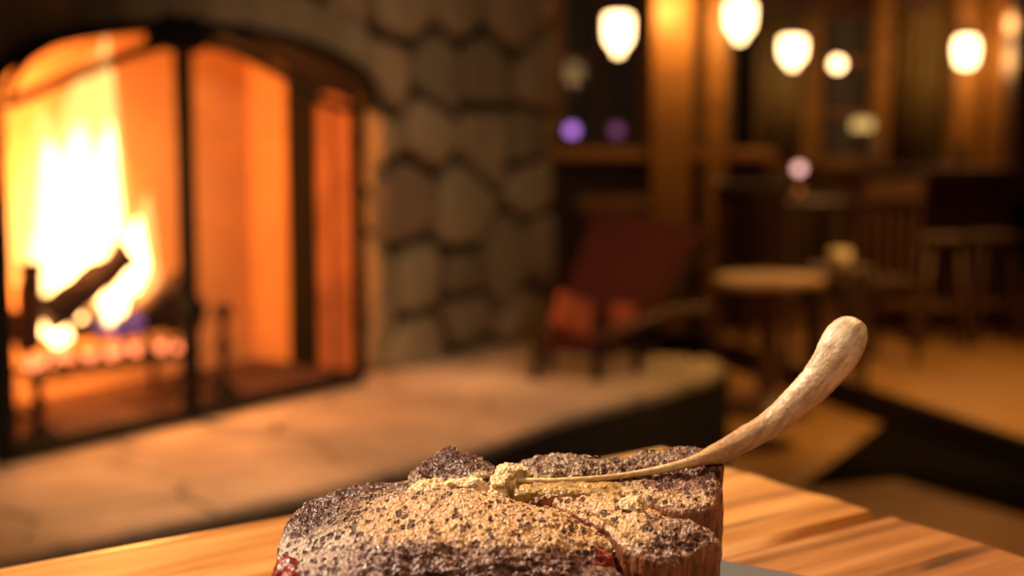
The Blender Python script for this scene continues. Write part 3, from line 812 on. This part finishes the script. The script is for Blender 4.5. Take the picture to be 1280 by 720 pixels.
# cap along the left and rear
lobe(mt, [(337, 750), (342, 700), (352, 655), (366, 630), (400, 613), (450, 601), (505, 593), (540, 600), (520, 625), (450, 640), (400, 670), (380, 730), (390, 780)], -.003, .002, .006)
# raised charred knob at the rear
lobe(mt, [(508, 602), (509, 588), (522, 576), (538, 566), (553, 556), (568, 560), (584, 569), (602, 568), (622, 578), (640, 592), (620, 612), (560, 618)], .002, .004, .005)
# lip under the bone and the lobe behind the bone end
lobe(mt, [(640, 604), (700, 588), (760, 586), (830, 580), (882, 570), (899, 574), (903, 592), (899, 612), (888, 631), (868, 636), (837, 634), (790, 622), (720, 618), (660, 622)], .0, .001, .004)
# right front lobe with the deep vertical cut face
lobe(mt, [(690, 622), (740, 612), (785, 622), (822, 641), (858, 652), (890, 662), (900, 671), (880, 680), (850, 694), (820, 694), (792, 686), (774, 678), (758, 660), (735, 648)], .0, .0045, .0035, ZB, .99)
# rear strip of crust on top of the bone
lobe(mt, [(640, 585), (650, 570), (690, 572), (720, 579), (780, 576), (840, 566), (880, 556), (900, 560), (905, 572), (880, 580), (800, 590), (720, 594), (660, 598)], .002, .002, .004)
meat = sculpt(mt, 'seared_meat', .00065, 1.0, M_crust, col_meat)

# glistening red meat showing at the near left
M_rawred = simple('glistening_red_meat', (.22, .025, .014), .28, 0, .6, 260, .0012)
for k_, (out_, dz_) in enumerate((
    ([(336, 745), (341, 714), (354, 696), (372, 692), (382, 706), (374, 735), (352, 752)], -.001),
    ([(396, 738), (406, 719), (432, 711), (465, 715), (482, 730), (450, 750), (410, 752)], .003),
    ([(726, 699), (735, 690), (752, 686), (764, 692), (768, 702), (752, 712), (735, 710)], -.003))):
    rd_ = MB(); lobe(rd_, out_, dz_, .002, .003, ZB+.02); sculpt(rd_, 'red_meat', .0008, 1.6, M_rawred, col_meat, 4+k_)['label'] = 'glossy dark red meat'
# creamy fat at the bone joint
ft = MB()
lobe(ft, [(560, 606), (575, 596), (600, 594), (612, 602), (600, 612), (575, 614)], .005, .002, .003, ZB+.03)
lobe(ft, [(601, 614), (608, 600), (618, 586), (640, 576), (664, 578), (680, 588), (655, 595), (636, 604), (630, 618), (612, 622)], .003, .003, .006, ZB+.03)
lobe(ft, [(505, 614), (512, 602), (545, 598), (572, 600), (580, 608), (555, 616), (525, 619)], .0055, .0015, .003, ZB+.03)
lobe(ft, [(768, 640), (775, 628), (792, 624), (808, 630), (810, 642), (795, 648), (778, 648)], .004, .004, .004, ZB+.03)
M_fat = crust_mat('rendered_fat', .5, .35, .7)
def col_fat(px, py, up, big, mid, fine):
    return np.clip(np.array((.84, .58, .29))[None]*(1+.5*np.clip(mid, -1, 1)[:, None]*np.array([.5, .8, 1.2])), 0, 1)
sculpt(ft, 'fat', .0007, 1.4, M_fat, col_fat, 8)['label'] = 'creamy golden fat'
# olive-gold gristle band in front of the bone and deep seam
gs = MB()
lobe(gs, [(640, 606), (690, 601), (750, 602), (800, 598), (790, 608), (765, 624), (740, 619), (690, 616), (645, 615)], .0012, .0008, .002, ZB+.03)
M_gris = crust_mat('amber_gristle', .35, .25, .45)
def col_gr(px, py, up, big, mid, fine):
    return np.clip(np.array((.40, .215, .05))[None]*(1+.9*np.clip(mid, -1, 1)[:, None]), 0, 1)
sculpt(gs, 'gristle', .0007, .8, M_gris, col_gr, 12)

# rib bone: pale edge in the meat, then the long bare bone curving up and away
def bone_mat():
    t = NT('roasted_bone'); v = t.coords((1, 1, 1)); f = t.noise(v, 60, 5, .6); f2 = t.noise(v, 260, 4, .6)
    a = t.n('ShaderNodeAttribute', _attribute_name='along').outputs['Fac']
    base = t.ramp(a, [(.0, (.86, .62, .32)), (.42, (.82, .56, .28)), (.52, (.50, .27, .11)), (.62, (.62, .38, .19)), (.8, (.80, .60, .38)), (1.0, (.84, .66, .44))])
    vs_ = t.coords((1, 1, 1), (0, math.radians(48), 0)); vm = t.n('ShaderNodeMapping'); vm.inputs['Scale'].default_value = (14, 90, 90); t.l(vs_, vm.inputs[0])
    fs_ = t.noise(vm.outputs[0], 3.2, 4, .6)
    base = t.mix(t.ramp(fs_, [(.46, (0, 0, 0)), (.62, (.55, .55, .55))]), base, (.30, .125, .05))
    col = t.mix(t.ramp(f, [(.42, (0, 0, 0)), (.72, (.65, .65, .65))]), base, (.36, .17, .07))
    col = t.mix(t.ramp(f2, [(.55, (0, 0, 0)), (.75, (.5, .5, .5))]), col, (.30, .14, .06))
    t.l(col, t.b.inputs['Base Color']); t.b.inputs['Roughness'].default_value = .42
    t.bump(t.math('ADD', f, t.math('MULTIPLY', f2, .5)), .0015, .8); return t.m
def bone():
    k = [(632, 600, .0, 4.0), (700, 601, .0022, 4), (760, 597, .0026, 4), (820, 588, .0036, 4.8), (865, 577, .0055, 7), (898, 566, .006, 14)]
    P = [tuple(TP(x, y, dz)) + (r,) for x, y, dz, r in k]
    YB = P[-1][1]
    for x, y, r, dy in ((925, 552, 15.5, .003), (958, 534, 16, .007), (985, 512, 18.5, .010), (1012, 486, 21.5, .013), (1034, 460, 25, .016), (1050, 436, 27.5, .018)):
        p = at_y(x, y, YB+dy); P.append((p.x, p.y, p.z, r))
    C_ = arc(P, 14)
    pts = [Vector(c_[:3]) for c_ in C_]; rad = [c_[3]*(c_[1])/FPX for c_ in C_]
    # rounded knuckle end
    d = (pts[-1]-pts[-4]).normalized(); R0 = rad[-1]; ln = .0165
    for i in range(1, 13):
        a = i/12*math.pi/2; pts.append(Vector(C_[-1][:3]) + d*math.sin(a)*ln); rad.append(max(.0006, R0*math.cos(a)**.75))
    mb = MB().tube([p-so_ for p in pts], rad, 48, True, 1.0, 1.0)
    o = mb.build('rib_bone', bone_mat(), steak, True); me = o.data
    nv = len(me.vertices); co = np.empty(nv*3); me.vertices.foreach_get('co', co); co = co.reshape(-1, 3)
    nr = np.array([v.normal for v in me.vertices])
    al = np.repeat(np.linspace(0, 1, len(pts)), 48)[:nv]
    h = fbm(co*45, 2)*.0013 + pn(np.c_[co[:, 0]*160-co[:, 2]*160, co[:, 1]*500, (co[:, 0]+co[:, 2])*600])*.0006
    co += nr*(h*np.clip(np.array(rad).repeat(48)/.006, .3, 1))[:, None]
    me.vertices.foreach_set('co', co.ravel()); me.update()
    s_ = np.array([0]+list(np.cumsum([(pts[i+1]-pts[i]).length for i in range(len(pts)-1)]))); s_ /= s_[-1]
    at = me.attributes.new('along', 'FLOAT', 'POINT'); at.data.foreach_set('value', s_.repeat(48).astype(np.float32))
    o['label'] = 'long pale bare rib bone'
bone()

# ------------------------------------------------------------------ lounge chair and cushions by the hearth end
ch0 = at_z(712, 472, HZ)
ch = thing('lounge_chair', 'low lounge chair with leaning dark red back at the far end of the hearth', 'chair', (ch0.x+.02, ch0.y+.02, HZ), R(0))
def CL(x, y, z): return Vector((x, y, z))
def slab(P, th, bev=.02):      # a cushion-like slab from four corners
    a, b_, c_, d = [Vector(p) for p in P]; n = (b_-a).cross(d-a).normalized()*th
    bm = bmesh.new(); vs = [bm.verts.new(p) for p in (a, b_, c_, d, a-n, b_-n, c_-n, d-n)]
    for f in ((0,1,2,3), (7,6,5,4), (0,4,5,1), (1,5,6,2), (2,6,7,3), (3,7,4,0)): bm.faces.new([vs[i] for i in f])
    bmesh.ops.recalc_face_normals(bm, faces=bm.faces)
    bmesh.ops.bevel(bm, geom=bm.edges[:], offset=bev, segments=4, profile=.6, affect='EDGES')
    bm.verts.ensure_lookup_table(); bm.verts.index_update()
    m = MB(); m.add([v.co.copy() for v in bm.verts], [[v.index for v in f.verts] for f in bm.faces]); bm.free(); return m
def cpt(px, py, y): return at_y(px, py, y) - ch.location
Yc = ch.location.y
slab([cpt(700, 392, Yc-.05), cpt(806, 404, Yc-.02), cpt(884, 296, Yc+.34), cpt(742, 268, Yc+.30)], -.06, .025).build('backrest', M_red, ch, True)
slab([cpt(672, 420, Yc-.10), cpt(770, 430, Yc-.12), cpt(806, 402, Yc+.14), cpt(702, 394, Yc+.16)], .06, .022).build('seat', M_red, ch, True)
for px, y in ((672, Yc-.07), (750, Yc-.10), (690, Yc+.14), (800, Yc+.12)):
    p = at_y(px, 425, y) - ch.location
    MB().tube([(p.x, p.y, p.z), (p.x-.012, p.y, .002)], [.022, .018], 12).build('leg', M_black, ch, True)
MB().tube([cpt(760, 418, Yc-.13), cpt(830, 392, Yc-.02), cpt(884, 386, Yc+.12)], .020, 10).build('armrest', M_stoolw, ch, True)
MB().tube([cpt(884, 300, Yc+.37), cpt(842, 384, Yc+.24), cpt(806, 425, Yc+.14)], .018, 10).build('back_frame', M_black, ch, True)
MB().tube([cpt(862, 388, Yc+.10), cpt(868, 448, Yc+.10)], .017, 10).build('armrest_post', M_black, ch, True)
def cushion(name, px, py, y, sx, sy, sz, rot, label):
    n = 20; vs = []; fs = []
    mb = MB(); prof = []
    for i in range(n+1):
        for j in range(n+1):
            u = i/n*2-1; v_ = j/n*2-1
            th = (max(0, (1-u**4)*(1-v_**4)))**.5
            vs.append((u*sx*(1-.06*(1-v_*v_)), v_*sy*(1-.06*(1-u*u)), th*sz))
    m = (n+1)**2; vs += [(a, b_, -c_) for a, b_, c_ in vs]
    for i in range(n):
        for j in range(n):
            a = i*(n+1)+j; fs += [(a, a+n+1, a+n+2, a+1), (m+a, m+a+1, m+a+n+2, m+a+n+1)]
    mb.add(vs, fs); o = mb.build(name, M_orange, None, True)
    bm = bmesh.new(); bm.from_mesh(o.data); bmesh.ops.remove_doubles(bm, verts=bm.verts, dist=1e-5); bm.to_mesh(o.data); bm.free()
    o.location = at_y(px, py, y); o.rotation_euler = rot
    return tag(o, label, 'cushion')
cushion('cushion', 717, 394, Yc-.10, .085, .075, .035, (R(62), R(24), R(14)), 'rust orange cushion at the left front of the red chair seat')
cushion('cushion', 777, 394, Yc-.06, .055, .045, .025, (R(70), 0, R(-6)), 'small rust orange cushion at the right front of the red chair seat')

# ------------------------------------------------------------------ things in the far room
# round pedestal table
Dt = 6.35; tc_ = at_y(962, 346, Dt)
pt = thing('pedestal_table', 'small round pedestal table with a tan top near the step edge', 'table', (tc_.x, Dt, 0 if True else ZL), 0)
zt_ = tc_.z
MB().lathe([(.22, zt_-.035), (.245, zt_-.03), (.25, zt_-.015), (.245, zt_), (.24, zt_+.002)], (0, 0, 0), 40).build('tabletop', simple('tan_table_wood', (.42, .24, .11), .5), pt, True)
MB().lathe([(.20, .0), (.20, .02), (.06, .05), (.045, .10), (.055, .25), (.035, zt_*.6), (.05, zt_-.05), (.07, zt_-.036)], (0, 0, 0), 24).build('pedestal', M_stoolw, pt, True)
# cup on a small dark side table behind
def cup(name, x, y, z, r, h, m, label, cat, group=None):
    o = MB().lathe([(r*.7, 0), (r, h*.2), (r, h), (r*.86, h), (r*.84, h*.3), (.001, h*.28)], (0, 0, 0), 24).build(name, m, None, True)
    o.location = (x, y, z); return tag(o, label, cat, group)
# high-backed pub chairs
def pub_chair(px, D, rz, label):
    p = at_y(px, 300, D)
    t = thing('pub_chair', label, 'chair', (p.x, D, 0), rz, None)
    MB().box((0, 0, .45), (.42, .40, .04), None, .012).build('seat', M_dark, t)
    for sx in (-1, 1):
        MB().tube([(sx*.18, -.17, .43), (sx*.19, -.18, 0.002)], [.022, .017], 10).build('leg', M_dark, t)
        MB().tube([(sx*.18, .17, .43), (sx*.19, .21, 0.002)], [.022, .017], 10).build('leg', M_dark, t)
        MB().tube([(sx*.18, .17, .46), (sx*.18, .19, .8), (sx*.17, .24, 1.02)], [.02, .018, .016], 10).build('back_post', M_dark, t)
    MB().box((0, .225, .95), (.36, .025, .12), None, .008).build('top_rail', M_dark, t)
    for k in range(4): MB().box((-.105+.07*k, .19, .68), (.028, .014, .46), None, .004).build('slat', M_dark, t)
    return t
pub_chair(1085, 7.75, R(200), 'dark high-backed slatted chair between the round table and the bar')
pub_chair(958, 7.35, R(150), 'dark slatted chair behind the small round table')
# tall bar table with the pink candle lamp and an amber glow
Dh = 8.35; hx = at_y(999, 250, Dh); zh = at_y(999, 250, Dh).z
ht = thing('bar_table', 'tall dark square table carrying the glowing pink candle lamp', 'table', (hx.x, Dh, 0), R(10))
MB().box((0, 0, zh-.02), (.55, .5, .04), None, .01).build('tabletop', M_dark, ht)
for sx in (-1, 1):
    for sy in (-1, 1): MB().box((sx*.23, sy*.2, (zh-.04)/2), (.045, .045, zh-.04)).build('leg', M_dark, ht)
def candle(px, py, D, zb, r, m, label, base=M_dark, group=None):
    p = at_y(px, py, D); t = thing('candle_lamp', label, 'candle lamp', (p.x, D, zb), 0, group)
    h = p.z - zb
    MB().lathe([(r*.9, 0), (r*.9, .008), (r*.3, .02), (r*.25, max(.022, h-r*1.3)), (r*.6, h-r*.85)], (0, 0, 0), 20).build('stand', base, t, True)
    MB().lathe([(r*math.cos(a), h+r*math.sin(a)) for a in np.linspace(-1.25, 1.35, 12)], (0, 0, 0), 24).build('glass_globe', m, t, True)
    return t
candle(999, 211, Dh, zh, .030, M_pink, 'pink glowing candle lamp on the tall dark table')
candle(999, 238, Dh-.18, zh-0.0, .022, glow('amber_underglow', (.6, .16, .03), .9), 'small dim amber glow below the pink candle lamp')  # amber glow under the pink lamp, added as its own small globe
ztl = zl + .005
candle(715, 163, 9.0, ztl, .040, M_purple, 'bright violet candle lamp at the left end of the window ledge')
candle(771, 163, 9.0, ztl, .040, M_purple2, 'dim violet candle lamp on the ledge nearer the timber post')
# coffee-height dark box table with cream jar (middle distance)
Ds = 7.1; js = at_y(1050, 333, Ds)
sd = thing('side_table', 'low dark side table carrying a cream jar beside the round table', 'table', (js.x, Ds, 0), 0)
MB().box((0, 0, js.z-.015), (.28, .28, .03), None, .006).build('tabletop', M_dark, sd)
for sx in (-1, 1):
    for sy in (-1, 1): MB().box((sx*.11, sy*.11, (js.z-.03)/2), (.03, .03, js.z-.03)).build('leg', M_dark, sd)
cup('jar', js.x, Ds, js.z, .055, .085, M_cream, 'small cream jar on the low dark side table', 'jar')

# bar counter
Db = 8.9; bx0 = at_y(1078, 200, Db).x; bx1 = 6.1
zb_ = at_y(1100, 209, Db).z
bar = thing('bar_counter', 'long dark reddish panelled bar counter at the far right', 'bar counter', ((bx0+bx1)/2, Db+.3, 0), 0)
Lb = bx1-bx0
M_barred = wood('mahogany_panel', (.05, .012, .006), (.08, .02, .01), (.10, .028, .014), .4, .7)
MB().box((0, 0, zb_-.03), (Lb, .62, .05), None, .012).build('countertop', M_dark, bar)
MB().box((0, .05, (zb_-.055)/2), (Lb-.06, .46, zb_-.055)).build('body', M_barred, bar)
for k in range(5):
    MB().box((-Lb/2+.35+k*.68, -.19, .52), (.52, .02, .62), None, .008).build('front_panel', M_barred, bar)
MB().tube([(-Lb/2+.05, -.30, .18), (Lb/2-.05, -.30, .18)], .02, 12).build('foot_rail', simple('aged_brass', (.4, .22, .07), .35, .9), bar, True)
# beer glasses on the bar
def beer(px, D, label):
    p = at_y(px, 200, D); t = thing('beer_glass', label, 'glass', (p.x, D, zb_-.004), 0, 'glasses on the bar')
    MB().lathe([(.028, 0), (.030, .01), (.038, .15), (.036, .15), (.027, .014), (.001, .013)], (0, 0, 0), 20).build('tumbler', M_glass, t, True)
    MB().lathe([(.001, .0135), (.0265, .0145), (.0335, .12), (.001, .12)], (0, 0, 0), 20).build('beer', M_beer, t, True)
    return t
for px, D, lb in ((1096, 9.05, 'amber beer glass at the left end of the bar'), (1200, 9.1, 'amber beer glass on the bar below the wall lantern'), (1276, 9.05, 'amber beer glass on the bar at the right edge of the photo')):
    beer(px, D, lb)
# bar stools
def stool(px, D, label, first=None):
    p = at_y(px, 290, D)
    if first: t = copy_tree(first)
    else:
        t = thing('bar_stool', None, 'stool', (0, 0, 0), 0, 'wooden stools along the bar'); zs = .66
        MB().lathe([(.12, zs-.035), (.155, zs-.03), (.165, zs-.012), (.155, zs), (.10, zs-.004)], (0, 0, 0), 28).build('seat', M_stoolw, t, True)
        for a in range(4):
            an = math.pi/4 + a*math.pi/2; c_, s_ = math.cos(an), math.sin(an)
            MB().tube([(c_*.11, s_*.11, zs-.03), (c_*.19, s_*.19, .002)], [.019, .016], 10).build('leg', M_stoolw, t, True)
        for a in range(4):
            an = math.pi/4 + a*math.pi/2; bn_ = an+math.pi/2; r_ = .165
            MB().tube([(math.cos(an)*r_, math.sin(an)*r_, .25), (math.cos(bn_)*r_, math.sin(bn_)*r_, .25)], .012, 8).build('rung', M_stoolw, t, True)
    t.location = (p.x, D, 0); t['label'] = label; return t
s0 = stool(1177, 8.3, 'wooden bar stool standing farthest left along the bar')
stool(1243, 8.45, 'wooden bar stool between its two neighbours at the bar', s0)
stool(1322, 8.3, 'wooden bar stool cut off by the right edge of the photo', s0)

# wooden bench under the first window
Dn = 8.5; n0, n1 = at_y(722, 250, Dn).x, at_y(812, 250, Dn).x; zn = at_y(760, 247, Dn).z
bn = thing('wooden_bench', 'wooden bench with a broad back rail below the window ledge', 'bench', ((n0+n1)/2, Dn, 0), 0); wn = n1-n0
MB().box((0, .0, zn-.05), (wn, .03, .10), None, .008).build('back_rail', M_timber, bn)
MB().box((0, -.22, .45), (wn, .42, .04), None, .008).build('seat', M_dark, bn)
for sx in (-1, 1):
    MB().box((sx*(wn/2-.03), .0, zn/2-.03), (.045, .045, zn-.06)).build('leg', M_dark, bn)
    MB().box((sx*(wn/2-.03), -.40, .215), (.045, .045, .43)).build('leg', M_dark, bn)
# curtains
def curtain(px0, px1, D, z0, z1, label):
    x0, x1 = at_y(px0, 100, D).x, at_y(px1, 100, D).x; n = 60; vs = []; 
    for zz in (z0, (z0+z1)/2, z1):
        for i in range(n+1):
            t = i/n; vs.append((x0+(x1-x0)*t, D + .03*math.sin(t*math.pi*2*5) + .01*math.sin(t*31), zz))
    fs = [(r_*(n+1)+i, r_*(n+1)+i+1, (r_+1)*(n+1)+i+1, (r_+1)*(n+1)+i) for r_ in range(2) for i in range(n)]
    o = MB().add(vs, fs).build('curtain', M_curtain, None, True, fix=False)
    sl = o.modifiers.new('t', 'SOLIDIFY'); sl.thickness = .006
    return tag(o, label, 'curtain')
curtain(952, 998, 10.08, 1.06, 2.2, 'olive brown curtain at the left side of the right-hand window')
curtain(1118, 1184, 9.95, 1.02, 2.9, 'olive brown curtain hanging right of the right-hand window')
# near-black sheet laid where the lower floor is only in shadow
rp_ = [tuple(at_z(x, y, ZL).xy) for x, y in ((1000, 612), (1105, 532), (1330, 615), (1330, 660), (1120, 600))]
tag(MB().prism(rp_, ZL+.001, ZL+.013).build('shadow_sheet', M_floor_shadow), 'dark sheet standing for the shadow on the lower floor below the step', 'shadow_sheet')

# ------------------------------------------------------------------ lamps
def pendant(px, py, D, wpx, hpx, label, power, top=2.98, tail=True):
    p = at_y(px, py, D); r = wpx*D/FPX/2; h = hpx*D/FPX
    t = thing('pendant_lamp', label, 'lamp', p, 0, 'pendant lamps of the far room')
    if tail: prof = [(r*.15, -h*.56), (r*.34, -h*.52), (r*.38, -h*.40), (r*.84, -h*.24), (r, -h*.04), (r*1.02, h*.34), (r*.97, h*.46), (r*.75, h*.5)]
    else: prof = [(r*math.cos(a), h/2*math.sin(a)) for a in np.linspace(-1.4, 1.4, 12)]
    MB().lathe(prof, (0, 0, 0), 28).build('glass_shade', M_lampglass, t, True)
    MB().lathe([(r*.42, h*.49), (r*.42, h*.58), (r*.15, h*.66)], (0, 0, 0), 20).build('cap', M_iron, t, True)
    MB().tube([(0, 0, h*.64), (0, 0, top-p.z+.02)], .006, 8).build('cord', M_iron, t)
    l_ = lamp('POINT', 'pendant_light', p + Vector((0, -r*1.2, -.02)), power, (1, .47, .13), r)
    return t
pendant(773, 42, 7.6, 33, 47, 'lit pendant lamp hanging nearest the chimney, left of the timber post', 12)
pendant(925, 26, 8.72, 34, 46, 'lit pendant lamp hanging highest, right of the timber post', 16)
pendant(991, 65, 9.6, 30, 35, 'lit pendant lamp before the left half of the right window', 12)
pendant(1047, 80, 9.2, 16, 16, 'small round lit globe lamp before the right window', 2.0, tail=False)
# wall lantern on the post right
def wall_lantern(px, py, D, wpx, hpx, label, power):
    p = at_y(px, py, D); r = wpx*D/FPX/2; h = hpx*D/FPX
    t = thing('wall_lantern', label, 'lamp', p, 0)
    MB().lathe([(r*.4, -h*.5), (r*.8, -h*.42), (r, 0), (r, h*.3), (r*.7, h*.5)], (0, 0, 0), 24).build('glass_shade', M_lampglass, t, True)
    MB().lathe([(r*.75, h*.5), (r*.9, h*.56), (r*.2, h*.8)], (0, 0, 0), 20).build('cap', M_iron, t, True)
    MB().tube([(0, 0, h*.75), (0, .06, h*.95), (0, 9.7-D+.01, h*.9)], .010, 8).build('bracket', M_iron, t)
    lamp('POINT', 'lantern_light', p + Vector((0, -.10, -.06)), power, (1, .47, .13), r)
wall_lantern(1208, 65, 9.55, 28, 36, 'lit wall lantern on the timber post at the right', 9)
lamp('POINT', 'post_fill_light', at_y(842, 8, 8.60), 24, (1, .44, .11), .05)  # added point light that brightens the post, no lamp hangs here
lamp('POINT', 'post_fill_light_right', at_y(1236, 30, 9.3), 8, (1, .42, .12), .05)  # added light for the right-hand post, no fixture
# table lamp seen through the window area
pl_ = at_y(1078, 156, 9.35); 
tl = thing('table_lamp', 'small dim amber table lamp on the bar before the right window', 'lamp', (pl_.x, 9.35, zb_-.004), 0)
hh = pl_.z - (zb_-.004)
MB().lathe([(.05, 0), (.05, .012), (.012, .03), (.010, hh-.04)], (0, 0, 0), 20).build('base', M_iron, tl, True)
MB().lathe([(.07, hh-.035), (.07, hh+.025), (.05, hh+.04)], (0, 0, 0), 28).build('lamp_shade', M_lowlamp, tl, True)
